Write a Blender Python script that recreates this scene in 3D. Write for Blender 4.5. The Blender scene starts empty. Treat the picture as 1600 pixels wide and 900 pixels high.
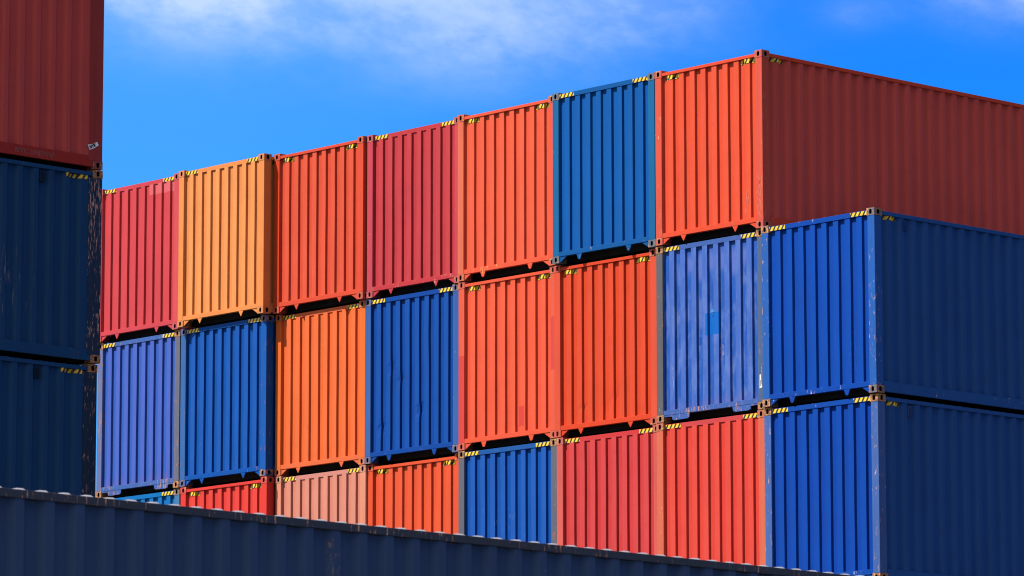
import bpy, bmesh, math, random
from mathutils import Vector, Matrix, noise as mnoise

random.seed(7)
S = bpy.context.scene
COL = S.collection

# ------------------------------------------------------------------ sizes (metres)
W, H, LEN = 2.438, 2.896, 12.192          # forty-foot high-cube container
GAP = 0.015
TIER = H + GAP
Z_ROW = {'T': 5 * TIER, 'M': 4 * TIER, 'B': 3 * TIER}
POST = 0.15                                # width of a corner post on the end
WEB, DEEP = 0.007, 0.038                   # corrugation web and depth of the end wall
PITCH_END = 0.25


def srgb(c):
    return tuple(((v / 255) / 12.92 if v / 255 <= 0.04045 else ((v / 255 + 0.055) / 1.055) ** 2.4) for v in c)


K_PAINT = 2.1


def paint_rgb(c, k=K_PAINT):
    """base colour of a paint that the camera records as sRGB c in full sun"""
    return tuple(min(0.8, max(0.0025, (v - p) / (k * q))) for v, q, p in zip(srgb(c), (1.0, 0.97, 0.99), (0.012, 0.004, 0.002)))


# ------------------------------------------------------------------ node helpers
class NT:
    def __init__(self, mat):
        self.t = mat.node_tree
        self.n = self.t.nodes
        self.l = self.t.links

    def new(self, kind, **kw):
        nd = self.n.new(kind)
        for k, v in kw.items():
            setattr(nd, k, v)
        return nd

    def put(self, sock, v):
        if isinstance(v, bpy.types.NodeSocket):
            self.l.new(v, sock)
        elif v is not None:
            sock.default_value = v

    def math(self, op, a, b=None, c=None, clamp=False):
        nd = self.new('ShaderNodeMath', operation=op)
        nd.use_clamp = clamp
        self.put(nd.inputs[0], a)
        if b is not None:
            self.put(nd.inputs[1], b)
        if c is not None:
            self.put(nd.inputs[2], c)
        return nd.outputs[0]

    def step(self, v, lo, hi):
        """0 below lo, 1 above hi (lo may exceed hi)"""
        nd = self.new('ShaderNodeMapRange')
        nd.interpolation_type = 'SMOOTHSTEP'
        self.put(nd.inputs[0], v)
        if lo <= hi:
            nd.inputs[1].default_value, nd.inputs[2].default_value = lo, hi
            nd.inputs[3].default_value, nd.inputs[4].default_value = 0, 1
        else:
            nd.inputs[1].default_value, nd.inputs[2].default_value = hi, lo
            nd.inputs[3].default_value, nd.inputs[4].default_value = 1, 0
        return nd.outputs[0]

    def mix(self, f, a, b):
        nd = self.new('ShaderNodeMix', data_type='RGBA')
        self.put(nd.inputs[0], f)
        for s, v in ((nd.inputs[6], a), (nd.inputs[7], b)):
            if isinstance(v, bpy.types.NodeSocket):
                self.l.new(v, s)
            else:
                s.default_value = (*v[:3], 1)
        return nd.outputs[2]

    def noise(self, vec, scale, detail=4, rough=0.55, stretch=None, loc=(0, 0, 0)):
        mp = self.new('ShaderNodeMapping')
        self.l.new(vec, mp.inputs[0])
        mp.inputs[1].default_value = loc
        if stretch:
            mp.inputs[3].default_value = stretch
        nd = self.new('ShaderNodeTexNoise')
        self.l.new(mp.outputs[0], nd.inputs['Vector'])
        nd.inputs['Scale'].default_value = scale
        nd.inputs['Detail'].default_value = detail
        nd.inputs['Roughness'].default_value = rough
        return nd.outputs[0]

    def region(self, x, z, x0, x1, z0, z1, s=0.003, sz=None):
        sz = s if sz is None else sz
        m = self.math('MULTIPLY', self.step(x, x0 - s, x0 + s), self.step(x, x1 + s, x1 - s))
        m2 = self.math('MULTIPLY', self.step(z, z0 - sz, z0 + sz), self.step(z, z1 + sz, z1 - sz))
        return self.math('MULTIPLY', m, m2)


def new_mat(name):
    m = bpy.data.materials.new(name)
    m.use_nodes = True
    return m


def mul(c, k):
    return tuple(v * k for v in c)


RUST = (0.20, 0.075, 0.030)
PRIMER = (0.33, 0.17, 0.13)


def paint(name, base, seed, chalk=0.0, chalk_col=None, ridge=None, chips=0.0, chip_col=RUST, rough=0.55, mottle=0.0,
          patches=(), scratches=(), streak=0.16, grime=0.25, foot=0.0, spec=0.05):
    """sun-worn container enamel: blotches, rain streaks, chalking on the raised ribs, chips, scuffs, touch-up patches.
    ridge = (axis, height of the flush face, sign): where the raised ribs of the corrugation lie"""
    m = new_mat(name)
    N = NT(m)
    bsdf = N.n['Principled BSDF']
    tc = N.new('ShaderNodeTexCoord')
    vec = tc.outputs['Object']
    sep = N.new('ShaderNodeSeparateXYZ')
    N.l.new(vec, sep.inputs[0])
    X, Y, Z = sep.outputs
    rnd = random.Random(seed)
    loc = lambda: (rnd.uniform(-50, 50), rnd.uniform(-50, 50), rnd.uniform(-50, 50))
    blot = N.noise(vec, 0.9, 4, 0.6, loc=loc())
    strk = N.noise(vec, 1.0, 5, 0.6, stretch=(9, 9, 0.35), loc=loc())
    fine = N.noise(vec, 26, 4, 0.7, loc=loc())
    col = N.mix(N.math('MULTIPLY', N.step(blot, 0.35, 0.72), 0.6), base, mul(base, 0.86))
    lighter = tuple(v * 1.14 + 0.002 for v in base)
    col = N.mix(N.math('MULTIPLY', N.step(strk, 0.5, 0.75), streak * 2.0, clamp=True), col, lighter)
    col = N.mix(N.math('MULTIPLY', N.step(strk, 0.5, 0.28), streak * 1.6, clamp=True), col, mul(base, 0.7))
    if ridge and chalk > 0:
        ax = {'x': X, 'y': Y}[ridge[0]]
        f = N.step(ax, ridge[1] + 0.014 * ridge[2], ridge[1] + 0.004 * ridge[2])
        cm = N.math('MULTIPLY', f, N.math('MULTIPLY_ADD', strk, 0.8, 0.45))
        cm = N.math('MULTIPLY', cm, chalk, clamp=True)
        col = N.mix(cm, col, chalk_col or tuple(0.92 * v + 0.008 for v in base))
    elif chalk > 0:
        cm = N.math('MULTIPLY', N.step(blot, 0.42, 0.66), N.math('MULTIPLY', N.math('MULTIPLY_ADD', strk, 0.9, 0.2), chalk), clamp=True)
        col = N.mix(cm, col, chalk_col or tuple(0.92 * v + 0.008 for v in base))
    if mottle > 0:                                      # patchy oxidised bloom
        mt = N.noise(vec, 1.0, 6, 0.68, stretch=(7, 7, 2.2), loc=loc())
        col = N.mix(N.math('MULTIPLY', N.step(mt, 0.44, 0.66), mottle), col, chalk_col or lighter)
    # film of dirt, uneven
    col = N.mix(N.math('MULTIPLY', N.step(N.noise(vec, 3.2, 6, 0.65, loc=loc()), 0.5, 0.8), grime), col,
                tuple(0.6 * v + 0.006 for v in base))
    if foot > 0:                                        # scuffed lower part with rust blooming up from the sill
        fm = N.math('MULTIPLY', N.step(N.math('ADD', Z, N.math('MULTIPLY', strk, -0.5)), 0.12, -0.1), foot, clamp=True)
        col = N.mix(fm, col, tuple(0.5 * v + 0.5 * r for v, r in zip(base, RUST)))
    for (ax, x0, x1, z0, z1, pc, *soft) in patches:
        A = {'x': X, 'y': Y}[ax]
        col = N.mix(N.math('MULTIPLY', N.region(A, Z, x0, x1, z0, z1, soft[0] if soft else 0.003, soft[1] if soft else None), 0.93), col, pc)
    for (ax, x0, x1, z0, z1, dens, sc_col, st) in scratches:
        A = {'x': X, 'y': Y}[ax]
        sx = (x1 - x0) * 0.35
        reg = N.region(A, Z, x0 + sx * .5, x1 - sx * .5, z0, z1, sx, (z1 - z0) * 0.4)
        nz = N.noise(vec, 1.0, 5, 0.7, stretch=st, loc=loc())
        mk = N.step(N.math('MULTIPLY_ADD', reg, dens, nz), 0.65 + dens * 0.55, 0.70 + dens * 0.55)
        col = N.mix(N.math('MULTIPLY', mk, 0.8), col, sc_col)
    rgh = N.math('MULTIPLY_ADD', blot, 0.25, rough - 0.12)
    if chips > 0:
        n1 = N.noise(vec, 1.0, 6, 0.72, stretch=(40, 40, 6), loc=loc())
        big = N.noise(vec, 1.6, 3, 0.5, loc=loc())
        th = 0.80 - 0.26 * chips
        f = N.step(N.math('MULTIPLY_ADD', big, 0.22, N.math('MULTIPLY', n1, 0.92)), th, th + 0.03)
        col = N.mix(f, col, N.mix(N.step(fine, 0.42, 0.58), chip_col, tuple(min(.8, v * 1.5 + .02) for v in chip_col)))
        rgh = N.math('ADD', rgh, N.math('MULTIPLY', f, 0.25), clamp=True)
    N.l.new(col, bsdf.inputs['Base Color'])
    N.l.new(rgh, bsdf.inputs['Roughness'])
    bsdf.inputs['Specular IOR Level'].default_value = spec
    bmp = N.new('ShaderNodeBump')
    bmp.inputs['Strength'].default_value = 0.22
    bmp.inputs['Distance'].default_value = 0.02
    N.l.new(N.math('ADD', N.math('MULTIPLY', N.noise(vec, 2.3, 2, 0.5, stretch=(1.5, 1.5, 0.6), loc=loc()), 0.6),
                   N.math('MULTIPLY', fine, 0.03)), bmp.inputs['Height'])
    N.l.new(bmp.outputs[0], bsdf.inputs['Normal'])
    return m


def casting_mat(name, base, seed, rust):
    """cast steel corner: remains of paint over rust"""
    m = new_mat(name)
    N = NT(m)
    bsdf = N.n['Principled BSDF']
    tc = N.new('ShaderNodeTexCoord')
    vec = tc.outputs['Object']
    rnd = random.Random(seed)
    loc = lambda: (rnd.uniform(-50, 50), rnd.uniform(-50, 50), rnd.uniform(-50, 50))
    n1 = N.noise(vec, 9, 6, 0.7, loc=loc())
    n2 = N.noise(vec, 38, 4, 0.7, loc=loc())
    rustc = N.mix(N.step(n2, 0.38, 0.62), (0.12, 0.045, 0.022), (0.42, 0.20, 0.09))
    th = 0.70 - 0.30 * rust
    col = N.mix(N.step(n1, th - 0.05, th + 0.05), base, rustc)
    N.l.new(col, bsdf.inputs['Base Color'])
    bsdf.inputs['Roughness'].default_value = 0.75
    bsdf.inputs['Specular IOR Level'].default_value = 0.25
    bmp = N.new('ShaderNodeBump')
    bmp.inputs['Strength'].default_value = 0.4
    bmp.inputs['Distance'].default_value = 0.006
    N.l.new(n2, bmp.inputs['Height'])
    N.l.new(bmp.outputs[0], bsdf.inputs['Normal'])
    return m


def flat_mat(name, col, rough=0.8):
    m = new_mat(name)
    N = NT(m)
    b = N.n['Principled BSDF']
    tc = N.new('ShaderNodeTexCoord')
    n1 = N.noise(tc.outputs['Object'], 5, 5, 0.6)
    N.l.new(N.mix(N.step(n1, 0.35, 0.65), mul(col, 0.7), col), b.inputs['Base Color'])
    b.inputs['Roughness'].default_value = rough
    b.inputs['Specular IOR Level'].default_value = 0.2
    return m


def hazard_mat(name, axis, seed):
    """black and yellow slanted warning stripes, chipped"""
    m = new_mat(name)
    N = NT(m)
    b = N.n['Principled BSDF']
    tc = N.new('ShaderNodeTexCoord')
    vec = tc.outputs['Object']
    sep = N.new('ShaderNodeSeparateXYZ')
    N.l.new(vec, sep.inputs[0])
    A = sep.outputs[0] if axis == 'x' else sep.outputs[1]
    v = N.math('SUBTRACT', A, N.math('MULTIPLY', sep.outputs[2], 0.62))
    fr = N.math('FRACT', N.math('DIVIDE', N.math('ADD', v, 20 + seed * 0.013), 0.092))
    f = N.math('MULTIPLY', N.step(fr, 0.02, 0.06), N.step(fr, 0.62, 0.58))
    n1 = N.noise(vec, 22, 5, 0.7, loc=(seed * 3.1, seed, -seed))
    yel = N.mix(N.step(n1, 0.6, 0.72), (0.56, 0.36, 0.004), (0.34, 0.20, 0.02))
    blk = N.mix(N.step(n1, 0.62, 0.75), (0.006, 0.006, 0.007), (0.04, 0.035, 0.03))
    N.l.new(N.mix(f, blk, yel), b.inputs['Base Color'])
    b.inputs['Roughness'].default_value = 0.55
    return m


# ------------------------------------------------------------------ mesh helpers
def mesh_from(bm, name, smooth=False):
    bmesh.ops.recalc_face_normals(bm, faces=bm.faces)
    me = bpy.data.meshes.new(name)
    bm.to_mesh(me)
    bm.free()
    if smooth:
        for p in me.polygons:
            p.use_smooth = True
    return me


def box(bm, x0, x1, y0, y1, z0, z1, bevel=0.0):
    r = bmesh.ops.create_cube(bm, size=1)
    vs = r['verts']
    for v in vs:
        v.co = Vector((x0 if v.co.x < 0 else x1, y0 if v.co.y < 0 else y1, z0 if v.co.z < 0 else z1))
    if bevel > 0:
        es = list({e for v in vs for e in v.link_edges})
        bmesh.ops.bevel(bm, geom=es, offset=bevel, segments=2, affect='EDGES', profile=0.6)


def box_mesh(name, *a, bevel=0.0):
    bm = bmesh.new()
    box(bm, *a, bevel=bevel)
    return mesh_from(bm, name)


def plate(bm, pts, y0, y1):
    """polygon in x-z extruded from y0 to y1"""
    f = [bm.verts.new((x, y0, z)) for x, z in pts]
    b = [bm.verts.new((x, y1, z)) for x, z in pts]
    bm.faces.new(f)
    bm.faces.new(list(reversed(b)))
    n = len(pts)
    for i in range(n):
        bm.faces.new((f[i], f[(i + 1) % n], b[(i + 1) % n], b[i]))


def end_profile(x0=POST, x1=W - POST, outer=0.022):
    """corrugation of the end wall seen from above: (x, y)"""
    pts = [(x0, outer)]
    k = 0
    while True:
        s = POST + k * PITCH_END
        inn = outer + DEEP
        e = s + 0.139
        pts += [(s + WEB, inn), (e - WEB, inn), (e, outer)]
        k += 1
        nxt = POST + k * PITCH_END
        if nxt > x1 - 0.1:
            break
        pts += [(nxt, outer)]
    pts[-1] = (x1, outer)
    return [p for i, p in enumerate(pts) if i == 0 or p[0] - pts[i - 1][0] > 1e-5]


def interp(prof, a):
    for (a0, b0), (a1, b1) in zip(prof, prof[1:]):
        if a0 - 1e-9 <= a <= a1 + 1e-9:
            return b0 + (b1 - b0) * (a - a0) / max(1e-9, a1 - a0)
    return prof[0][1] if a < prof[0][0] else prof[-1][1]


def end_wall_mesh(name, z0, z1, dents=(), seed=0, rows=30, thick=0.003):
    prof = end_profile()
    bm = bmesh.new()
    grid = []
    for j in range(rows + 1):
        z = z0 + (z1 - z0) * j / rows
        fade = min(1, 4 * (z - z0), 4 * (z1 - z))
        row = []
        for (x, y) in prof:
            dx = dy = 0.0
            q = mnoise.noise(Vector((x * 1.7 + seed * 9.1, z * 0.9, seed * 3.3)))
            dy += 0.0035 * q * fade
            dx += 0.0030 * mnoise.noise(Vector((x * 2.1 - seed * 5.7, z * 1.3, seed + 40))) * fade
            for (cx, cz, rx, rz, ax, ay) in dents:
                g = math.exp(-((x - cx) / rx) ** 2 - ((z - cz) / rz) ** 2)
                dx += ax * g
                dy += ay * g
            row.append(bm.verts.new((x + dx, y + dy, z)))
        grid.append(row)
    for j in range(rows):
        for i in range(len(prof) - 1):
            bm.faces.new((grid[j][i], grid[j][i + 1], grid[j + 1][i + 1], grid[j + 1][i]))
    return mesh_from(bm, name)


def side_profile(pitch, ya, yb, first=0.331):
    """corrugation of a long side: (y, depth below the flush face)"""
    o, w = 0.078, 0.046
    d = 0.052
    s = pitch / 0.2867
    pts = [(ya, 0.0), (ya + 0.02, 0.0)]
    y = first
    if first - ya > 0.12:
        pts += [(ya + 0.06, d), (first - w * s, d)]
    while y + o * s + 2 * w * s + 0.11 < yb - 0.03:
        pts += [(y, 0.0), (y + o * s, 0.0), (y + (o + w) * s, d), (y + pitch - w * s, d)]
        y += pitch
    pts += [(y, 0.0), (yb, 0.0)]
    return pts


def side_wall_mesh(name, pitch, right, z0, z1, ya=0.165, yb=LEN - 0.165, first=0.331, rows=10, seed=0):
    prof = side_profile(pitch, ya, yb, first)
    bm = bmesh.new()
    grid = []
    for j in range(rows + 1):
        z = z0 + (z1 - z0) * j / rows
        fade = min(1, 4 * (z - z0), 4 * (z1 - z))
        row = []
        for (y, d) in prof:
            q = 0.005 * fade * mnoise.noise(Vector((y * 0.9, z * 0.8, seed * 7.7)))
            x = W - 0.018 - d + q if right else 0.018 + d - q
            row.append(bm.verts.new((x, y, z)))
        grid.append(row)
    for j in range(rows):
        for i in range(len(prof) - 1):
            bm.faces.new((grid[j][i], grid[j][i + 1], grid[j + 1][i + 1], grid[j + 1][i]))
    return mesh_from(bm, name)


def roof_mesh():
    bm = bmesh.new()
    zb, zt = H - 0.050, H - 0.012
    xa, xb = 0.058, W - 0.058
    v = [bm.verts.new(p) for p in ((xa, 0.07, zb), (xb, 0.07, zb), (xb, LEN - 0.07, zb), (xa, LEN - 0.07, zb))]
    bm.faces.new(v)
    y = 0.28
    p = 0.209
    rnd = random.Random(3)
    while y < LEN - 0.4:
        s = [0.0, 0.025, 0.06, 0.115, 0.15, 0.175]
        hgt = [0.0, 0.55, 0.95, 1.0, 0.6, 0.0]
        rows = []
        for q, h in zip(s, hgt):
            z = zb + 0.0015 + (zt - zb) * h * rnd.uniform(0.96, 1.0)
            rows.append([bm.verts.new((xa + 0.002, y + q, zb + 0.001 + (z - zb) * 0.0)),
                         bm.verts.new((xa + 0.05, y + q, z)), bm.verts.new((xb - 0.05, y + q, z)),
                         bm.verts.new((xb - 0.002, y + q, zb + 0.001))])
        for a, b in zip(rows, rows[1:]):
            for i in range(3):
                try:
                    bm.faces.new((a[i], a[i + 1], b[i + 1], b[i]))
                except ValueError:
                    pass
        y += p
    bmesh.ops.recalc_face_normals(bm, faces=bm.faces)
    me = bpy.data.meshes.new('roof')
    bm.to_mesh(me)
    bm.free()
    for pl in me.polygons:
        pl.use_smooth = len(pl.vertices) == 4 and pl.area < 0.2
    return me


def underframe_mesh():
    bm = bmesh.new()
    box(bm, 0.075, W - 0.075, 0.09, LEN - 0.09, 0.165, 0.180)
    y = 0.30
    while y < LEN - 0.3:
        box(bm, 0.06, W - 0.06, y, y + 0.045, 0.035, 0.164)
        y += 0.34
    return mesh_from(bm, 'underframe')


def casting_mesh(name, sx, sy):
    """corner casting with oval holes on its end and side faces; sx, sy = -1/1 outward directions"""
    bm = bmesh.new()
    a, b, c = 0.162, 0.178, 0.118
    x0, x1 = (0, a) if sx < 0 else (W - a, W)
    y0, y1 = (0, b) if sy < 0 else (LEN - b, LEN)
    e = 0.004
    xo = x0 if sx < 0 else x1
    xi = x1 if sx < 0 else x0
    yo = y0 if sy < 0 else y1
    yi = y1 if sy < 0 else y0

    def quad(*ps, mat=0):
        f = bm.faces.new([bm.verts.new(p) for p in ps])
        f.material_index = mat

    quad((x0, y0, 0), (x1, y0, 0), (x1, y1, 0), (x0, y1, 0))
    quad((x0, y0, c), (x1, y0, c), (x1, y1, c), (x0, y1, c))
    quad((xi, y0, 0), (xi, y1, 0), (xi, y1, c), (xi, y0, c))
    quad((x0, yi, 0), (x1, yi, 0), (x1, yi, c), (x0, yi, c))

    def holed(O, U, V, nrm, w, rx, ry):
        # O = lower corner, U, V unit axes, nrm = inward
        ang = sorted([2 * math.pi * i / 24 for i in range(24)] + [math.atan2(s2 * c / 2, s1 * w / 2) % (2 * math.pi) for s1 in (-1, 1) for s2 in (-1, 1)])
        ctr = O + U * (w / 2) + V * (c / 2)
        rim, hole, deep = [], [], []
        for t in ang:
            cx, cy = math.cos(t), math.sin(t)
            k = min((w / 2) / abs(cx) if abs(cx) > 1e-9 else 1e9, (c / 2) / abs(cy) if abs(cy) > 1e-9 else 1e9)
            rim.append(bm.verts.new(ctr + U * cx * k + V * cy * k))
            # rounded slot
            n = 2.6
            q = (abs(cx / rx) ** n + abs(cy / ry) ** n) ** (-1 / n)
            hole.append(bm.verts.new(ctr + U * cx * q + V * cy * q))
            deep.append(bm.verts.new(ctr + U * cx * q + V * cy * q + nrm * 0.085))
        m = len(ang)
        for i in range(m):
            j = (i + 1) % m
            bm.faces.new((rim[i], rim[j], hole[j], hole[i]))
            f = bm.faces.new((hole[i], hole[j], deep[j], deep[i]))
            f.material_index = 1
        f = bm.faces.new(deep)
        f.material_index = 1

    holed(Vector((x0, yo, 0)), Vector((1, 0, 0)), Vector((0, 0, 1)), Vector((0, -sy, 0)), a, 0.028, 0.041)
    holed(Vector((xo, y0, 0)), Vector((0, 1, 0)), Vector((0, 0, 1)), Vector((-sx, 0, 0)), b, 0.030, 0.041)
    bmesh.ops.remove_doubles(bm, verts=bm.verts, dist=1e-5)
    return mesh_from(bm, name)


def post_mesh(name, sx, sy, depth=0.165):
    e = 0.004
    x0, x1 = (e, POST) if sx < 0 else (W - POST, W - e)
    y0, y1 = (e, depth) if sy < 0 else (LEN - depth, LEN - e)
    return box_mesh(name, x0, x1, y0, y1, 0.118, H - 0.118, bevel=0.007)


def lug_mesh(kind):
    bm = bmesh.new()
    for cx in (W / 2 - 0.585, W / 2 + 0.585):
        pass
    return bm


MESH = {}


def shared(key, fn):
    if key not in MESH:
        MESH[key] = fn()
    return MESH[key]


def obj(name, me, mats, parent):
    o = bpy.data.objects.new(name, me)
    COL.objects.link(o)
    o.parent = parent
    mats = mats if isinstance(mats, (list, tuple)) else [mats]
    while len(me.materials) < len(mats):
        me.materials.append(None)
    for i, m in enumerate(mats):
        o.material_slots[i].link = 'OBJECT'
        o.material_slots[i].material = m
    return o


CAVITY = flat_mat('casting_cavity', (0.012, 0.009, 0.008), 0.9)  # near-black colour stands in for the darkness inside the hollow casting
UNDER = flat_mat('bitumen_underside', (0.018, 0.017, 0.017), 0.9)
HAZ_X = [hazard_mat('warning_stripe_end_%d' % i, 'x', i) for i in range(4)]
HAZ_Y = [hazard_mat('warning_stripe_side_%d' % i, 'y', i + 1) for i in range(2)]

COUNT = [0]


def container(label, group, loc, rotz=0.0, wall=(200, 60, 40), post=None, post_left=None, rail=None, head='A', rec=0.012,
              lug='point', tabs=False, chalk=0.3, chalk_col=None, chips=0.35, rust=0.5, dents=(), end_patches=(), post_patches=(),
              end_scratches=(), side_scratches=(), post_scratches=(), vent=None, hazards=True, door=False, pitch=0.2867, side=None, roof=None,
              post_chips=None, streak=0.16, foot=0.0, cast=None, side_first=0.331, grime=0.25, rear_depth=0.165, chip_col=RUST,
              haz_side='front', plain=False, long_rail=None, mottle=0.12, end_chalk_free=False, post_chip_col=None, sill_chips=None):
    COUNT[0] += 1
    sd = COUNT[0]
    root = bpy.data.objects.new('shipping_container', None)
    COL.objects.link(root)
    root.location = loc
    root.rotation_euler = (0, 0, rotz)
    root.empty_display_size = 0.5
    root['label'] = label
    root['category'] = 'shipping container'
    root['group'] = group
    base = paint_rgb(wall)
    pbase = paint_rgb(post or wall)
    plbase = paint_rgb(post_left or post or wall)
    rbase = paint_rgb(rail or wall)
    cc = paint_rgb(chalk_col) if chalk_col else None
    n = 'paint_%02d_' % sd
    m_end = paint(n + 'end_wall', base, sd * 11 + 1, chalk, cc, None if end_chalk_free else ('y', 0.022, 1), 0.0, patches=end_patches,
                  scratches=end_scratches, streak=streak, foot=foot, grime=grime, mottle=mottle)
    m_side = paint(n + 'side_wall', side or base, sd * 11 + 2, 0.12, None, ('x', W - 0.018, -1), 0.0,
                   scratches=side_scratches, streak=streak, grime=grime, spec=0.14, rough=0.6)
    pch = chips if post_chips is None else post_chips
    pcc = post_chip_col or chip_col
    m_post = paint(n + 'post', pbase, sd * 11 + 3, 0.2, None, None, pch, pcc, patches=post_patches, scratches=post_scratches, streak=0.25)
    m_post_l = m_post if post_left is None else paint(n + 'post_left', plbase, sd * 11 + 4, 0.2, None, None, pch, pcc, patches=post_patches, streak=0.25)
    m_rail = paint(n + 'rail', rbase, sd * 11 + 5, 0.25, None, None, chips * 0.9, chip_col, streak=0.1)
    m_long = m_rail if side is None or rail is None else paint(n + 'long_rail', tuple(1.1 * v + 0.004 for v in side), sd * 11 + 10, 0.25, None, None, chips * 0.8, chip_col, streak=0.1)  # on the cobalt boxes the rails inherit the shade put into the side colour
    if long_rail is not None:
        m_long = paint(n + 'long_rail', long_rail, sd * 11 + 10, 0.25, None, None, chips, chip_col, streak=0.1)
    m_sill = paint(n + 'sill', rbase, sd * 11 + 6, 0.25, None, None, (chips * 1.1 if sill_chips is None else sill_chips), chip_col, streak=0.1)
    m_cast = casting_mat(n + 'casting', paint_rgb(cast) if cast else tuple(0.75 * v + 0.012 for v in pbase), sd * 11 + 7, rust)
    m_roof = paint(n + 'roof', roof or tuple(0.6 * v + 0.12 for v in base), sd * 11 + 8, 0.4, tuple(1.15 * v for v in (roof or (0.4, 0.4, 0.42))), None, 0.1, grime=0.3, rough=0.5)

    # rails across the end: A = tall header that carries the warning stripes, B = slim header
    ht, hb = (H - 0.026, H - 0.104) if head == 'A' else (H - 0.045, H - 0.097)
    ry = rec if head == 'A' else 0.008
    z0w, z1w = 0.182, hb + 0.004
    if dents or not plain:
        me = end_wall_mesh('end_wall', z0w, z1w, dents, sd)
    else:
        me = shared('end_plain_' + head, lambda: end_wall_mesh('end_wall', z0w, z1w, (), 0, rows=2))
    obj('end_wall', me, m_end, root)
    obj('header_rail', shared(('head', head, rec), lambda: box_mesh('header_rail', POST + 0.002 if head == 'A' else 0.163, W - POST - 0.002 if head == 'A' else W - 0.163, ry, ry + 0.062, hb, ht, bevel=0.004)), m_rail, root)
    obj('sill_rail', shared('sill', lambda: box_mesh('sill_rail', POST + 0.001, W - POST - 0.001, 0.007, 0.08, 0.106, 0.186, bevel=0.004)), m_sill, root)
    for sx in (-1, 1):
        mm = m_post_l if sx < 0 else m_post
        obj('corner_post', shared(('post', sx, -1), lambda: post_mesh('corner_post', sx, -1)), mm, root)
        obj('corner_post', shared(('post', sx, 1, rear_depth), lambda: post_mesh('corner_post', sx, 1, rear_depth)), mm, root)
        for sy in (-1, 1):
            for z in (0.0, H - 0.118):
                c = obj('corner_casting', shared(('cast', sx, sy), lambda: casting_mesh('corner_casting', sx, sy)), [m_cast, CAVITY], root)
                c.location = (0, 0, z)
    # long sides
    zs0, zs1 = 0.187, H - 0.097
    for right in (True, False):
        key = ('side', right, pitch, side_first, rear_depth)
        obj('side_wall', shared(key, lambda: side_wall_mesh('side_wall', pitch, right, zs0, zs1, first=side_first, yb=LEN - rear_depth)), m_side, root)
        xa, xb = (W - 0.066, W - 0.006) if right else (0.006, 0.066)
        obj('top_side_rail', shared(('tsr', right), lambda: box_mesh('top_side_rail', xa, xb, 0.1785, LEN - 0.1785, H - 0.095, H - 0.036, bevel=0.004)), m_long, root)
        xa, xb = (W - 0.055, W - 0.009) if right else (0.009, 0.055)
        obj('bottom_side_rail', shared(('bsr', right), lambda: box_mesh('bottom_side_rail', xa, xb, 0.1785, LEN - 0.1785, 0.028, 0.190, bevel=0.004)), m_long, root)
    obj('roof', shared('roof', roof_mesh), m_roof, root)
    obj('underframe', shared('underframe', underframe_mesh), UNDER, root)
    # far end
    obj('rear_header', shared('rear_head', lambda: box_mesh('rear_header', 0.163, W - 0.163, LEN - 0.08, LEN - 0.01, H - 0.11, H - 0.03)), m_rail, root)
    obj('rear_sill', shared('rear_sill', lambda: box_mesh('rear_sill', 0.163, W - 0.163, LEN - 0.08, LEN - 0.01, 0.02, 0.185)), m_rail, root)
    for k in (0, 1):
        x0 = POST + 0.004 + k * (W / 2 - POST)
        obj('door', shared(('door', k), lambda: box_mesh('door', x0, x0 + W / 2 - POST - 0.01, LEN - 0.07, LEN - 0.03, 0.19, H - 0.114, bevel=0.004)), m_side, root)
    if plain:
        return root
    # parts that hang below the sill
    if tabs:
        for k, (a, b_) in enumerate(((0.34, 0.73), (1.72, 2.11))):
            def tab(a=a, b_=b_, k=k):
                bm = bmesh.new()
                if k == 0:
                    p = [(0.164, 0.103), (0.164, 0.083), (a, 0.079), (a + 0.015, 0.026), (a + 0.05, 0.012), (b_ - 0.04, 0.018), (b_, 0.034), (b_ + 0.012, 0.103)]
                else:
                    p = [(a - 0.012, 0.103), (a, 0.034), (a + 0.05, 0.018), (b_ - 0.06, 0.013), (b_, 0.030), (b_, 0.079), (W - 0.164, 0.083), (W - 0.164, 0.103)]
                plate(bm, p, 0.010, 0.022)
                return mesh_from(bm, 'lifting_plate')
            obj('lifting_plate', shared(('tab', k), tab), m_sill, root)
    else:
        for sx in (-1, 1):
            def gus(sx=sx):
                bm = bmesh.new()
                p = [(0.1635, 0.101), (0.325, 0.101), (0.1635, 0.004)]
                plate(bm, [(x if sx < 0 else W - x, z) for x, z in p], 0.016, 0.028)
                return mesh_from(bm, 'gusset')
            obj('gusset', shared(('gus', sx), gus), m_sill, root)

            def lugm(sx=sx):
                bm = bmesh.new()
                c = W / 2 + sx * 0.585
                t = 0.012 if lug == 'point' else 0.028
                p = [(c - 0.064, 0.104), (c + 0.064, 0.104), (c + t, 0.022), (c + t * 0.5, 0.010), (c - t * 0.5, 0.010), (c - t, 0.022)]
                plate(bm, p, 0.010, 0.024)
                return mesh_from(bm, 'sill_lug')
            obj('sill_lug', shared(('lug', sx, lug), lugm), m_sill, root)
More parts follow.
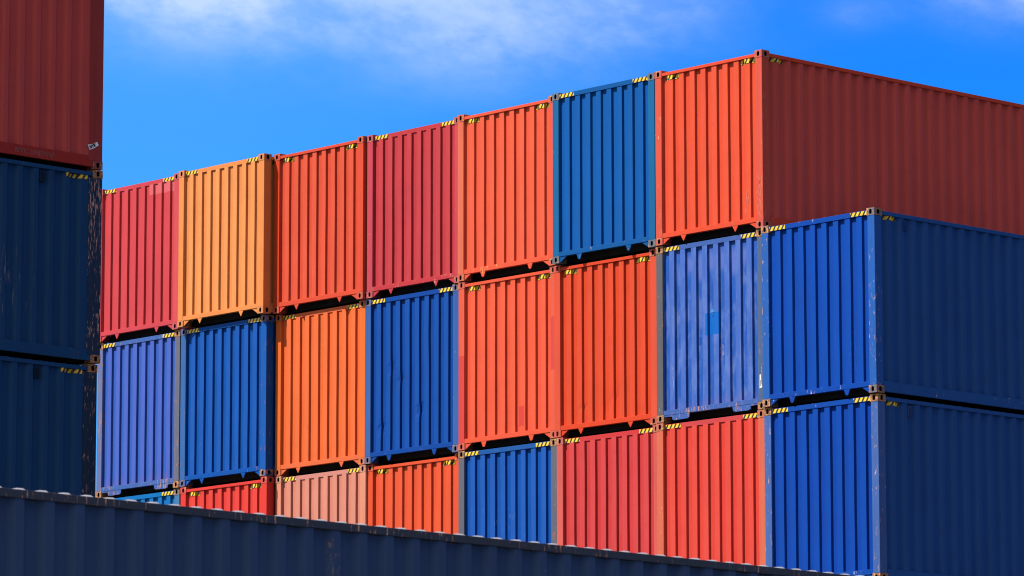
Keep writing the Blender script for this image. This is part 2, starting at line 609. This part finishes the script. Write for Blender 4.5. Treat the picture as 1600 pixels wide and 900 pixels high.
    # warning stripes
    if hazards:
        for sx in (-1, 1):
            if head == 'A':
                xa, xb = 0.172, 0.172 + 0.345
                if sx > 0:
                    xa, xb = W - xb, W - xa
                me = shared(('haz', 'A', sx, rec), lambda: box_mesh('warning_stripe', xa, xb, ry - 0.0025, ry + 0.001, hb + 0.007, ht - 0.007))
            else:
                xa, xb = (0.215, 0.545) if sx < 0 else (W - 0.515, W - 0.172)

                def strip():
                    prof = end_profile()
                    xs = sorted([xa, xb] + [p[0] for p in prof if xa < p[0] < xb])
                    bm = bmesh.new()
                    rows = []
                    for z in (hb - 0.078, hb - 0.006):
                        rows.append([bm.verts.new((x, interp(prof, x) - 0.006, z)) for x in xs])
                    for i in range(len(xs) - 1):
                        bm.faces.new((rows[0][i], rows[0][i + 1], rows[1][i + 1], rows[1][i]))
                    r = bmesh.ops.extrude_face_region(bm, geom=bm.faces[:])
                    for v in [g for g in r['geom'] if isinstance(g, bmesh.types.BMVert)]:
                        v.co.y += 0.0015
                    return mesh_from(bm, 'warning_stripe')
                me = shared(('haz', 'B', sx), strip)
            obj('warning_stripe', me, HAZ_X[sd % 4], root)

        def sstrip(back):
            prof = [(y, d) for y, d in side_profile(pitch, 0.165, LEN - rear_depth, side_first)]
            ya, yb = (0.185, 0.55) if not back else (LEN - 0.30 - 0.37, LEN - 0.275)
            ys = sorted([ya, yb] + [p[0] for p in prof if ya < p[0] < yb])
            bm = bmesh.new()
            rows = []
            for z in (H - 0.158, H - 0.099):
                rows.append([bm.verts.new((W - 0.018 - interp(prof, y) + 0.006, y, z)) for y in ys])
            for i in range(len(ys) - 1):
                bm.faces.new((rows[0][i], rows[0][i + 1], rows[1][i + 1], rows[1][i]))
            r = bmesh.ops.extrude_face_region(bm, geom=bm.faces[:])
            for v in [g for g in r['geom'] if isinstance(g, bmesh.types.BMVert)]:
                v.co.x -= 0.0015
            return mesh_from(bm, 'warning_stripe')
        back = haz_side == 'back'
        if haz_side:
            obj('warning_stripe', shared(('hazs', back, pitch, rear_depth), lambda: sstrip(back)), HAZ_Y[sd % 2], root)
    if vent is not None:
        def vm():
            bm = bmesh.new()
            box(bm, W - 0.056, W - 0.002, vent, vent + 0.095, H - 0.30, H - 0.135, bevel=0.010)
            for q in range(5):
                box(bm, W - 0.003, W + 0.006, vent + 0.014, vent + 0.081, H - 0.285 + q * 0.029, H - 0.272 + q * 0.029)
            return mesh_from(bm, 'air_vent')
        obj('air_vent', vm(), paint(n + 'vent', mul(pbase, 0.55), sd * 11 + 9, 0, None, None, 0.15), root)
    return root


def strokes(name, lines, at, parent, mat, r=0.004):
    """thin scratched or chalked lines: polylines in 2-D put on a face by at(u, v)"""
    bm = bmesh.new()
    for ln in lines:
        for (u0, v0), (u1, v1) in zip(ln, ln[1:]):
            d = Vector((u1 - u0, v1 - v0))
            if d.length < 1e-6:
                continue
            nrm = Vector((-d.y, d.x)).normalized() * r * 0.5
            q = [(u0 + nrm.x, v0 + nrm.y), (u1 + nrm.x, v1 + nrm.y), (u1 - nrm.x, v1 - nrm.y), (u0 - nrm.x, v0 - nrm.y)]
            bm.faces.new([bm.verts.new(at(*p)) for p in q])
    return obj(name, mesh_from(bm, name), mat, parent)


# ------------------------------------------------------------------ the long row, measured column by column
OFF = {'B0': (-0.005, -0.011), 'B1': (0.028, -0.042), 'B2': (0.027, 0.133), 'B3': (-0.019, 0.176), 'B4': (0.013, 0.045), 'B5': (-0.01, 0.025),
       'B6': (-0.042, -0.054), 'B7': (0.006, -0.160), 'M0': (0.002, -0.040), 'M1': (0.001, -0.049), 'M2': (-0.007, 0.141), 'M3': (-0.028, 0.124),
       'M4': (0.014, 0.045), 'M5': (-0.079, 0.039), 'M6': (-0.046, -0.039), 'M7': (0.023, -0.201), 'T0': (-0.02, -0.080), 'T1': (0.063, -0.183),
       'T2': (0.033, 0.045), 'T3': (0.032, 0.104), 'T4': (0.012, 0.026), 'T5': (-0.012, -0.050), 'T6': (-0.013, -0.074)}


def slot(key):
    dx, dy = OFF[key]
    return ((int(key[1]) - 7) * 2.47 + dx, dy, Z_ROW[key[0]])


ROW = 'containers stacked side by side in the long row'
GREY = (118, 112, 118)
WHITE_SCUFF = (0.42, 0.42, 0.50)
PINK_SCUFF = (0.42, 0.28, 0.27)

container('rose-red container between the tall dark stack and the pale yellow-orange container', ROW, slot('T0'),
          wall=(226, 80, 88), head='A', rec=0.045, chalk=0.2, chips=0.25, rust=0.35, post=(228, 90, 98), rail=(222, 80, 92),
          end_patches=[('x', 1.5, W, 2.60, 2.9, paint_rgb((238, 112, 120)))])
container('pale yellow-orange container in the top row standing proud of neighbours over a royal blue one', ROW, slot('T1'),
          wall=(253, 154, 90), head='A', rec=0.035, chalk=0.35, chalk_col=(252, 178, 116), chips=0.2, rust=0.35)
container('red-orange container in the top row between the pale orange and the crimson ones', ROW, slot('T2'),
          wall=(238, 88, 64), head='B', chalk=0.3, chalk_col=(250, 120, 92), chips=0.2, rust=0.4, post_left=(238, 82, 48))
container('crimson container in the top row resting on the dented royal blue one', ROW, slot('T3'),
          wall=(210, 68, 76), head='A', rec=0.045, chalk=0.3, chalk_col=(220, 90, 98), chips=0.3, rust=0.5, chip_col=(0.45, 0.25, 0.2),
          post=(216, 82, 98), sill_chips=0.45)
container('bright coral container in the top row between the crimson and the teal-blue ones', ROW, slot('T4'),
          wall=(255, 100, 72), head='B', chalk=0.25, chalk_col=(255, 122, 92), chips=0.25, rust=0.5, lug='blunt', post_left=(240, 120, 92),
          sill_chips=0.4, chip_col=(0.45, 0.22, 0.08))
container('teal-blue container with pale steel-blue posts, the only blue one in the top row', ROW, slot('T5'),
          wall=(0, 98, 184), head='A', rec=0.014, chalk=0.12, chips=0.25, rust=0.45, lug='blunt', post=(44, 112, 172), rail=(14, 96, 172),
          chip_col=(0.5, 0.32, 0.30), cast=(110, 116, 130), sill_chips=0.35)
t6 = container('coral-red top row container showing its long shaded maroon side and scratched post', ROW, slot('T6'),
               wall=(248, 90, 62), side=(0.42, 0.056, 0.042), head='B', chalk=0.25, chalk_col=(250, 112, 86), chips=0.3, rust=0.45, post=(238, 98, 80),  # side colour greyed apart from the end paint, shade tone mixed in
               post_chips=0.42, post_chip_col=(0.36, 0.20, 0.16))

container('faded periwinkle blue container with rusty hanging sill plates, beneath the rose-red one', ROW, slot('M0'),
          wall=(70, 106, 204), head='A', rec=0.012, tabs=True, chalk=0.6, chalk_col=(104, 114, 212), chips=0.5, rust=0.8, foot=0.25,
          post=(120, 118, 140), post_left=(120, 126, 176), rail=(78, 112, 190), sill_chips=0.62, chip_col=(0.22, 0.10, 0.055), cast=(150, 110, 80))
container('royal blue container directly beneath the pale yellow-orange one', ROW, slot('M1'),
          wall=(26, 90, 184), head='A', rec=0.012, chalk=0.3, chalk_col=(64, 110, 205), chips=0.35, rust=0.55, post=(44, 98, 190), post_left=(72, 112, 180),
          cast=(80, 100, 160), end_scratches=[('x', 1.55, 1.75, 0.2, 0.5, 0.10, (0.2, 0.22, 0.36), (60, 60, 9))])
container('bright orange container in the middle row, set back above the salmon pink one', ROW, slot('M2'),
          wall=(253, 114, 60), head='A', rec=0.045, chalk=0.35, chalk_col=(253, 132, 90), chips=0.2, rust=0.4, post=(253, 122, 58), rail=(248, 118, 74))
container('royal blue container with dented buckled ribs, between the bright orange and the patched coral ones', ROW, slot('M3'),
          wall=(22, 78, 172), head='A', rec=0.012, chalk=0.4, chalk_col=(50, 100, 190), chips=0.25, rust=0.45, lug='blunt', post=(72, 108, 182), cast=(100, 108, 150),
          chip_col=(0.4, 0.35, 0.45),
          dents=[(0.52, 1.55, 0.10, 0.55, 0.020, 0.0), (0.80, 1.75, 0.09, 0.6, 0.012, 0.0), (0.62, 1.62, 0.05, 0.10, 0.0, 0.022),
                 (0.88, 1.40, 0.05, 0.09, 0.0, 0.016), (1.40, 0.82, 0.05, 0.10, 0.006, 0.022), (0.42, 0.60, 0.05, 0.09, 0.0, 0.022), (1.55, 2.1, 0.2, 0.4, -0.012, 0)])
CRIM = paint_rgb((230, 78, 74))
container('coral container with crimson touch-up patches on its post and lower panel, middle row', ROW, slot('M4'),
          wall=(252, 98, 70), head='B', chalk=0.25, chalk_col=(255, 120, 92), chips=0.25, rust=0.4, lug='blunt', post=(246, 104, 80),
          end_patches=[('x', 1.45, 1.62, 0.28, 0.62, CRIM)],
          post_patches=[('x', -0.1, 0.16, 0.1, 1.62, CRIM), ('x', W - 0.20, W - 0.03, 1.15, 2.05, paint_rgb((226, 82, 82)))])
container('orange-red container beneath the teal-blue one, with small dents low on its end', ROW, slot('M5'),
          wall=(238, 80, 50), head='B', chalk=0.3, chalk_col=(248, 104, 74), chips=0.35, rust=0.45, post=(238, 92, 68), lug='point',
          dents=[(0.70, 0.42, 0.05, 0.05, 0, 0.02), (1.22, 0.40, 0.05, 0.05, 0, 0.022), (1.45, 0.55, 0.04, 0.05, 0, 0.015)])
m6 = container('weathered chalky blue container with a brighter blue square touched up in its middle', ROW, slot('M6'),
               wall=(58, 102, 202), head='A', rec=0.020, tabs=True, mottle=0.75, chalk=0.45, chalk_col=(112, 136, 216), chips=0.45, rust=0.75, end_chalk_free=False, foot=0.22,
               post=(96, 112, 152), post_left=(112, 108, 116), rail=(80, 110, 190), sill_chips=0.68, chip_col=(0.24, 0.115, 0.07), cast=(140, 105, 85), streak=0.3,
               end_patches=[('x', 1.10, 1.42, 1.32, 1.68, paint_rgb((0, 112, 214))), ('x', 0.93, 0.99, 1.18, 1.32, paint_rgb((40, 90, 190)))] +
                           [('x', 0.42 + 0.25 * k, 0.51 + 0.25 * k, 2.34 + 0.1 * math.sin(k * 2.3), 2.66, paint_rgb((106, 126, 212)), 0.02, 0.09) for k in range(1, 7)],
               end_scratches=[('x', 0.3, 0.44, 0.2, 1.2, 0.16, (0.34, 0.22, 0.16), (30, 30, 3)), ('x', 1.9, 2.2, 0.3, 1.9, 0.10, (0.32, 0.2, 0.15), (30, 30, 4)), ('x', 1.3, 1.6, 0.8, 1.2, 0.2, (0.35, 0.2, 0.12), (30, 30, 10))])
container('vivid cobalt blue container with its roof corner bare and white scuffs low on its end', ROW, slot('M7'),
          post_scratches=[('x', W - 0.10, W - 0.075, 1.9, 2.78, 0.30, (0.22, 0.13, 0.09), (30, 30, 2)), ('x', W - 0.13, W - 0.01, 0.3, 1.2, 0.10, (0.28, 0.28, 0.36), (60, 60, 14))],
          wall=(4, 80, 188), head='A', rec=0.012, chalk=0.25, chalk_col=(10, 92, 198), chips=0.35, rust=0.7, lug='blunt', post=(58, 108, 200), rail=(16, 80, 186),
          side=(0.009, 0.054, 0.200), vent=0.66, cast=(120, 112, 130), post_chips=0.42, post_chip_col=(0.34, 0.2, 0.16), chip_col=(0.42, 0.36, 0.42),  # shade painted into the long side: darker and greyer than the end
          end_scratches=[('x', 1.72, 2.15, 0.15, 1.25, 0.085, (0.2, 0.2, 0.4), (80, 80, 14))])

container('light azure container almost hidden behind the roof edge, beneath the periwinkle one', ROW, slot('B0'),
          wall=(34, 124, 204), head='A', rec=0.012, chalk=0.3, chips=0.3, rust=0.5, post=(84, 132, 184), cast=(130, 128, 135))
container('scarlet container beneath a royal blue one and beside the salmon pink one', ROW, slot('B1'),
          wall=(246, 72, 66), head='B', chalk=0.25, chalk_col=(250, 98, 90), chips=0.2, rust=0.35)
container('salmon pink container in the lowest visible row, beneath the bright orange one', ROW, slot('B2'),
          wall=(232, 142, 124), head='A', rec=0.045, chalk=0.35, chalk_col=(240, 168, 150), chips=0.3, rust=0.35, post=(246, 158, 132), rail=(232, 150, 140))
container('red-orange container in the lowest visible row between the salmon pink and a blue one', ROW, slot('B3'),
          wall=(246, 94, 60), head='B', chalk=0.25, chalk_col=(250, 112, 80), chips=0.2, rust=0.4)
container('worn blue container with greyed corner posts, beneath the coral one with crimson patches', ROW, slot('B4'),
          wall=(30, 88, 186), head='A', rec=0.012, chalk=0.4, chalk_col=(66, 112, 200), chips=0.4, rust=0.7, post=(112, 112, 128), rail=(48, 98, 180), lug='blunt',
          cast=(140, 108, 86), end_scratches=[('x', 0.4, 2.0, 0.9, 2.0, 0.06, (0.16, 0.18, 0.30), (50, 50, 9))], post_chips=0.5)
container('crimson container in the lowest visible row beneath the orange-red one', ROW, slot('B5'),
          wall=(226, 70, 72), head='A', rec=0.045, chalk=0.35, chalk_col=(232, 98, 100), chips=0.25, rust=0.5, post=(232, 106, 100))
container('coral-red container with a scuffed orange post, beneath the weathered chalky blue one', ROW, slot('B6'),
          wall=(240, 76, 66), head='A', rec=0.045, chalk=0.35, chalk_col=(246, 102, 90), chips=0.35, rust=0.6, post=(236, 118, 92), rail=(222, 80, 84), chip_col=(0.5, 0.2, 0.05))
container('vivid cobalt blue container with rusty corner castings, beneath another cobalt blue one', ROW, slot('B7'),
          post_scratches=[('x', W - 0.10, W - 0.075, 1.7, 2.78, 0.30, (0.22, 0.13, 0.09), (30, 30, 2)), ('x', W - 0.13, W - 0.01, 0.2, 1.0, 0.12, (0.30, 0.30, 0.36), (60, 60, 14))],
          wall=(2, 76, 184), head='A', rec=0.012, chalk=0.3, chalk_col=(12, 90, 194), chips=0.3, rust=0.85, post=(86, 116, 190), rail=(20, 82, 184),
          side=(0.009, 0.053, 0.198), vent=0.70, cast=(150, 105, 75), post_chips=0.48, post_chip_col=(0.36, 0.19, 0.11), chip_col=(0.42, 0.36, 0.42),  # long side carries painted shade too, a duller copy of the end colour
          end_scratches=[('x', 0.3, 2.0, 0.6, 1.4, 0.04, (0.14, 0.16, 0.30), (50, 50, 30))])

# ------------------------------------------------------------------ the tall stack on the left, seen along its shaded side
LSTACK = 'containers of the tall shaded stack'
LX, LY = -3.414 - W, -10.749 - LEN
NAVY = (0.004, 0.036, 0.108)
lt = container('dark maroon container topping the tall shaded stack, a white sticker on its corner post', LSTACK, (LX, LY, Z_ROW['T'] + 0.045),
               wall=(196, 64, 58), side=paint_rgb((236, 92, 88)), post=(190, 76, 74), rear_depth=0.25, haz_side=None, hazards=False, chips=0.3, rust=0.6,
               post_chips=0.35, side_scratches=[('y', 8.5, 11.6, 0.7, 1.9, 0.14, (0.30, 0.15, 0.14), (40, 40, 3))])
container('navy container directly under the maroon one, its corner post flaking to pink rust', LSTACK, (LX - 0.005, LY + 0.01, Z_ROW['M'] + 0.045),
          wall=(20, 70, 140), side=NAVY, post=(58, 70, 100), rear_depth=0.25, haz_side='back', chips=0.5, rust=0.95, vent=LEN - 1.16, rail=(24, 66, 118), cast=(120, 80, 60),
          post_chips=0.62, post_chip_col=(0.30, 0.16, 0.13), side_scratches=[('y', 8.5, 11.8, 0.35, 1.75, 0.19, (0.15, 0.13, 0.16), (45, 45, 2.6))])
container('navy container low in the tall shaded stack, rising behind the slate roof edge', LSTACK, (LX - 0.045, LY - 0.01, Z_ROW['B'] + 0.04),
          wall=(20, 72, 145), side=tuple(v * 1.05 for v in NAVY), post=(54, 66, 92), rear_depth=0.25, haz_side='back', chips=0.45, rust=0.9, vent=LEN - 1.16, rail=(24, 66, 118),
          cast=(120, 76, 55), post_chips=0.58, post_chip_col=(0.30, 0.15, 0.11), side_scratches=[('y', 8.5, 11.8, 0.2, 0.9, 0.13, (0.14, 0.13, 0.17), (45, 45, 4))])

# ------------------------------------------------------------------ the container in front
TH = 0.0439
FX, FY = 24.0229, -32.5816
FT0 = -1.905                                  # where its near end lies along its own length


def front_loc(z):
    e = Vector((math.cos(TH), math.sin(TH), 0)) * W
    d = Vector((-math.sin(TH), math.cos(TH), 0)) * FT0
    p = Vector((FX, FY, 0)) - e + d
    return (p.x, p.y, z)


front = container('slate-blue container crossing in front of the row, pale roof ribs along its dark top rail', 'containers in front of the row',
                  front_loc(TIER + 0.033), TH, wall=(66, 92, 140), side=(0.028, 0.058, 0.136), long_rail=(0.042, 0.050, 0.075), haz_side=None, hazards=False, pitch=0.2785,
                  side_first=0.331, chips=0.5, rust=0.6, roof=(0.20, 0.195, 0.235), chip_col=(0.36, 0.17, 0.10),
                  side_scratches=[('y', 4.6, 5.0, 2.2, 2.8, 0.24, (0.22, 0.13, 0.10), (22, 22, 12)), ('y', 6.9, 7.3, 2.1, 2.8, 0.22, (0.24, 0.23, 0.27), (22, 22, 12))])

# ------------------------------------------------------------------ what carries them, out of sight behind the front container
UNDERLAB = 'container in the lower layers, hidden behind the slate-blue container'
HG = 'hidden containers carrying the stacks'
hid_cols = [(170, 70, 50), (40, 80, 150), (180, 110, 60), (120, 50, 50)]
for z in range(3):
    for c in range(8):
        if z == 2 and c == 7:
            continue
        container(UNDERLAB, HG, ((c - 7) * 2.47, 0.02, z * TIER), wall=hid_cols[(z * 3 + c * 5) % 4], plain=True)
    container(UNDERLAB, HG, (LX - 0.01, LY, z * TIER + 0.02), wall=hid_cols[(z + 1) % 4], plain=True)
container(UNDERLAB, HG, front_loc(0.015), TH, wall=(66, 92, 140), plain=True)
container('rust-orange container showing only its upper corner beneath the lower cobalt blue one', ROW, (0.01, -0.17, 2 * TIER),
          wall=(214, 120, 60), head='A', rec=0.03, cast=(190, 110, 60), rust=0.8, chips=0.5)

# ------------------------------------------------------------------ scrawls and stickers
chalkm = flat_mat('scratched_bare_metal', paint_rgb((250, 165, 140)), 0.6)
SC1 = [[(0.02, 0.72), (0.10, 0.66), (0.05, 0.60), (0.13, 0.70), (0.11, 0.55)], [(0.0, 0.46), (0.08, 0.60), (0.10, 0.42), (0.03, 0.50)],
       [(0.0, 0.30), (0.04, 0.42), (0.10, 0.34), (0.04, 0.24), (0.01, 0.34)], [(0.05, 0.42), (0.12, 0.22)], [(0.02, 0.26), (0.09, 0.12)]]
strokes('scratched_scrawl', [[(W - 0.15 + u, 0.05 + v * 1.1) for u, v in ln] for ln in SC1], lambda u, v: (u, 0.0025, v), t6, chalkm, 0.006)
SC2 = [[(0.0, 0.14), (0.05, 0.50)], [(0.04, 0.18), (0.10, 0.46)], [(0.02, 0.42), (0.07, 0.30)], [(0.05, 0.50), (0.11, 0.40)], [(0.0, 0.14), (0.02, 0.05)]]
strokes('scratched_scrawl', [[(2.03 + u, 0.18 + v) for u, v in ln] for ln in SC2], lambda u, v: (u, 0.0165, v), t6, chalkm, 0.005)
# chalked letters along the maroon container's lower rail
chalk2 = flat_mat('chalk_letters', (0.22, 0.11, 0.11), 0.9)
GLY = {'A': [[(0, 0), (.35, 1), (.7, 0)], [(.15, .4), (.55, .4)]], 'Y': [[(0, 1), (.35, .5), (.7, 1)], [(.35, .5), (.35, 0)]],
       'K': [[(0, 0), (0, 1)], [(.65, 1), (0, .45), (.7, 0)]], 'N': [[(0, 0), (0, 1), (.65, 0), (.65, 1)]], 'U': [[(0, 1), (0, .1), (.55, .1), (.55, 1)]],
       'M': [[(0, 0), (0, 1), (.35, .4), (.7, 1), (.7, 0)]], 'I': [[(0, 0), (0, 1)]], 'W': [[(0, 1), (.2, 0), (.4, .7), (.6, 0), (.8, 1)]], 'H': [[(0, 0), (0, 1)], [(.55, 0), (.55, 1)], [(0, .5), (.55, .5)]], ' ': []}


def letters(txt, u0, v0, h, slant=0.2):
    out, u = [], u0
    for ch in txt:
        for ln in GLY[ch]:
            out.append([(u + (x + slant * y) * h, v0 + y * h) for x, y in ln])
        u += h * (0.95 if ch not in 'I ' else 0.5)
    return out


strokes('chalk_scrawl', letters('NYK UMIIMWI', LEN - 1.62, 0.062, 0.085), lambda u, v: (W - 0.0065, u, v), lt, chalk2, 0.008)
white = flat_mat('white_sticker', (0.72, 0.72, 0.74), 0.6)
ink = flat_mat('sticker_ink', (0.02, 0.02, 0.025), 0.6)


def tilt(u, v, off):
    a = math.radians(24)
    return (W - 0.0015 + off, LEN - 0.245 + 0.0 + u * math.cos(a) - v * math.sin(a), 0.275 + u * math.sin(a) + v * math.cos(a))


bm = bmesh.new()
f0 = [bm.verts.new(tilt(u, v, 0)) for u, v in ((0, 0), (0.08, -0.006), (0.19, 0.012), (0.18, 0.07), (0.09, 0.062), (-0.005, 0.085))]
f1 = [bm.verts.new(tilt(u, v, -0.0025)) for u, v in ((0, 0), (0.08, -0.006), (0.19, 0.012), (0.18, 0.07), (0.09, 0.062), (-0.005, 0.085))]
bm.faces.new(f0)
bm.faces.new(list(reversed(f1)))
for i in range(6):
    bm.faces.new((f0[i], f0[(i + 1) % 6], f1[(i + 1) % 6], f1[i]))
stk = obj('sticker', mesh_from(bm, 'sticker'), white, lt)
ik = strokes('lettering', letters('NYK', 0.018, 0.014, 0.045, 0.1), lambda u, v: tilt(u, v, 0.001), stk, ink, 0.014)
# torn white label on the chalky blue container's right post
bm = bmesh.new()
plate(bm, [(W - 0.118, 0.34), (W - 0.075, 0.345), (W - 0.06, 0.36), (W - 0.078, 0.40), (W - 0.082, 0.56), (W - 0.115, 0.555)], 0.0012, 0.0035)
tl = obj('torn_label', mesh_from(bm, 'torn_label'), white, m6)
strokes('lettering', [[(W - 0.10, 0.37), (W - 0.10, 0.44), (W - 0.09, 0.47)]], lambda u, v: (u, 0.0004, v), tl, ink, 0.012)
# patched tip above the square
bm = bmesh.new()
plate(bm, [(1.205, 1.683), (1.315, 1.683), (1.285, 1.72), (1.262, 1.745), (1.235, 1.72)], 0.0175, 0.0205)
obj('paint_dab', mesh_from(bm, 'paint_dab'), paint('paint_dab', paint_rgb((90, 160, 235)), 991), m6)

# ------------------------------------------------------------------ ground
gm = new_mat('yard_concrete')
N = NT(gm)
b = N.n['Principled BSDF']
tc = N.new('ShaderNodeTexCoord')
n1 = N.noise(tc.outputs['Object'], 0.15, 6, 0.6)
n2 = N.noise(tc.outputs['Object'], 3.0, 6, 0.7)
N.l.new(N.mix(N.math('MULTIPLY_ADD', n2, 0.5, N.math('MULTIPLY', n1, 0.5)), (0.06, 0.058, 0.055), (0.11, 0.105, 0.10)), b.inputs['Base Color'])
b.inputs['Roughness'].default_value = 0.85
bm = bmesh.new()
bmesh.ops.create_grid(bm, x_segments=8, y_segments=8, size=1500)
go = bpy.data.objects.new('ground', mesh_from(bm, 'ground'))
go.data.materials.append(gm)
COL.objects.link(go)
go['kind'] = 'structure'
go['label'] = 'concrete of the container yard'

# ------------------------------------------------------------------ sun
AZ, EL = math.radians(208), math.radians(54)          # azimuth clockwise from +Y
sd = Vector((math.sin(AZ) * math.cos(EL), math.cos(AZ) * math.cos(EL), math.sin(EL)))
sun = bpy.data.lights.new('sun', 'SUN')
sun.energy = 5.0
sun.angle = math.radians(0.53)
sun.color = (1.0, 0.965, 0.90)
so = bpy.data.objects.new('sun', sun)
COL.objects.link(so)
so.rotation_euler = (-sd).to_track_quat('-Z', 'Y').to_euler()
so.location = (0, -30, 60)

# ------------------------------------------------------------------ sky
YAW, PIT = -0.820192, 0.157733
wd = bpy.data.worlds.new('World')
S.world = wd
wd.use_nodes = True
N = NT(wd)
bg = N.n['Background']
sky = N.new('ShaderNodeTexSky')
sky.sky_type = 'NISHITA'
sky.sun_disc = False
sky.sun_elevation = EL
sky.sun_rotation = AZ
sky.altitude = 800
sky.air_density = 1.0
sky.dust_density = 0.4
sky.ozone_density = 4.0
tc0 = N.new('ShaderNodeTexCoord')
hs = N.new('ShaderNodeHueSaturation')
hs.inputs['Saturation'].default_value = 1.25
N.l.new(sky.outputs[0], hs.inputs['Color'])
tc = N.new('ShaderNodeTexCoord')
sep = N.new('ShaderNodeSeparateXYZ')
N.l.new(tc.outputs['Generated'], sep.inputs[0])
# compass bearing and height of the sky direction, in degrees from the middle of the bank of cloud
az = N.math('MULTIPLY', N.math('SUBTRACT', N.math('ARCTAN2', sep.outputs[0], sep.outputs[1]), YAW), 57.29578)
el = N.math('MULTIPLY', N.math('SUBTRACT', N.math('ARCSINE', sep.outputs[2]), PIT), 57.29578)
comb = N.new('ShaderNodeCombineXYZ')
N.l.new(N.math('MULTIPLY_ADD', el, 0.35, N.math('MULTIPLY', az, 0.9)), comb.inputs[0])
N.l.new(N.math('MULTIPLY', el, 1.5), comb.inputs[1])
big = N.noise(comb.outputs[0], 0.42, 5, 0.48, loc=(3.1, 1.7, 0.0))
wisp = N.noise(comb.outputs[0], 1.25, 9, 0.62, loc=(8.3, 4.4, 2.0))


def blob(cx, cy, rx, ry):
    """soft patch centred cx, cy (picture pixels of the survey, turned into degrees)"""
    k = 1 / 125.0
    dx = N.math('DIVIDE', N.math('SUBTRACT', az, (cx - 800) * k), rx * k)
    dy = N.math('DIVIDE', N.math('SUBTRACT', el, (450 - cy) * k), ry * k)
    r2 = N.math('ADD', N.math('MULTIPLY', dx, dx), N.math('MULTIPLY', dy, dy))
    return N.math('EXPONENT', N.math('MULTIPLY', r2, -1.0))


def addn(*xs):
    r = xs[0]
    for x in xs[1:]:
        r = N.math('ADD', r, x)
    return r


dense = addn(N.math('MULTIPLY', blob(310, -40, 190, 92), 1.05), N.math('MULTIPLY', blob(700, -20, 340, 95), 0.56), N.math('MULTIPLY', blob(770, 80, 200, 62), 0.27),
             N.math('MULTIPLY', blob(1020, 10, 95, 55), 0.30), N.math('MULTIPLY', blob(1610, -15, 130, 58), 0.60), N.math('MULTIPLY', blob(1350, 25, 60, 24), 0.13))
nz = N.math('MULTIPLY_ADD', big, 0.55, N.math('MULTIPLY', wisp, 0.45))
cloud = N.math('MULTIPLY', dense, N.math('MULTIPLY_ADD', N.step(nz, 0.38, 0.62), 0.85, 0.38))
veil = N.math('MULTIPLY', N.step(az, 4.6, -4.8), 0.21)
tint = N.new('ShaderNodeMix', data_type='RGBA', blend_type='MULTIPLY')
# deepest blue lies a right angle away from the sun
sdot = N.new('ShaderNodeVectorMath', operation='DOT_PRODUCT')
N.l.new(tc0.outputs['Generated'], sdot.inputs[0])
sdot.inputs[1].default_value = tuple(sd)
SKY_MID = -0.7222 * sd.x + 0.6736 * sd.y + 0.1571 * sd.z
band = N.step(N.math('ABSOLUTE', N.math('SUBTRACT', sdot.outputs['Value'], SKY_MID)), 0.25, 0.135)
tint.inputs[0].default_value = 1.0
N.l.new(hs.outputs[0], tint.inputs[6])
tint.inputs[7].default_value = (0.085, 0.66, 1.34, 1)
# unseen cloud added outside the blue band, to neutralise the light in the shade
added_cover = N.math('MULTIPLY_ADD', N.noise(tc0.outputs['Generated'], 2.2, 5, 0.6), 0.5, 0.6)
added_cover = N.math('MULTIPLY', added_cover, N.math('SUBTRACT', 1.0, band), clamp=True)
glow = N.step(sdot.outputs['Value'], -0.25, 0.85)          # added cloud made bright sunward and dim behind, for contrast on shaded ribs
white = N.mix(glow, (0.40, 0.39, 0.37), (8.2, 7.7, 6.5))
blue = N.mix(added_cover, tint.outputs[2], white)
veiled = N.mix(veil, blue, (1.6, 5.4, 7.4))
col = N.mix(N.math('MINIMUM', cloud, 0.85), veiled, (4.2, 5.3, 7.1))
N.l.new(col, bg.inputs['Color'])
bg.inputs['Strength'].default_value = 0.0745

# ------------------------------------------------------------------ camera
f = 7156.18
r = Vector((0.6819428334, 0.7314045256, -0.0011797590))
u = Vector((0.1156832475, -0.1062671151, 0.9875852806))
fw = Vector((-0.7221989741, 0.6736131829, 0.1570793483))
cd = bpy.data.cameras.new('camera')
cam = bpy.data.objects.new('camera', cd)
COL.objects.link(cam)
C = Vector((49.824355, -52.066593, -6.596149 + 3 * TIER))
cam.matrix_world = Matrix(((r.x, u.x, -fw.x, C.x), (r.y, u.y, -fw.y, C.y), (r.z, u.z, -fw.z, C.z), (0, 0, 0, 1)))
cd.sensor_fit = 'HORIZONTAL'
cd.sensor_width = 36
cd.lens = 36 * f / 1600
cd.clip_start = 0.5
cd.clip_end = 6000
cd.dof.use_dof = True
cd.dof.focus_distance = 74
cd.dof.aperture_fstop = 9
S.camera = cam

S.view_settings.view_transform = 'Standard'
S.view_settings.look = 'None'
S.view_settings.exposure = 1.0
S.view_settings.gamma = 1
S.render.film_transparent = False
S.cycles.pixel_filter_type = 'BLACKMAN_HARRIS'
S.cycles.filter_width = 1.1
S.cycles.max_bounces = 6
S.cycles.diffuse_bounces = 2
S.cycles.use_denoising = True
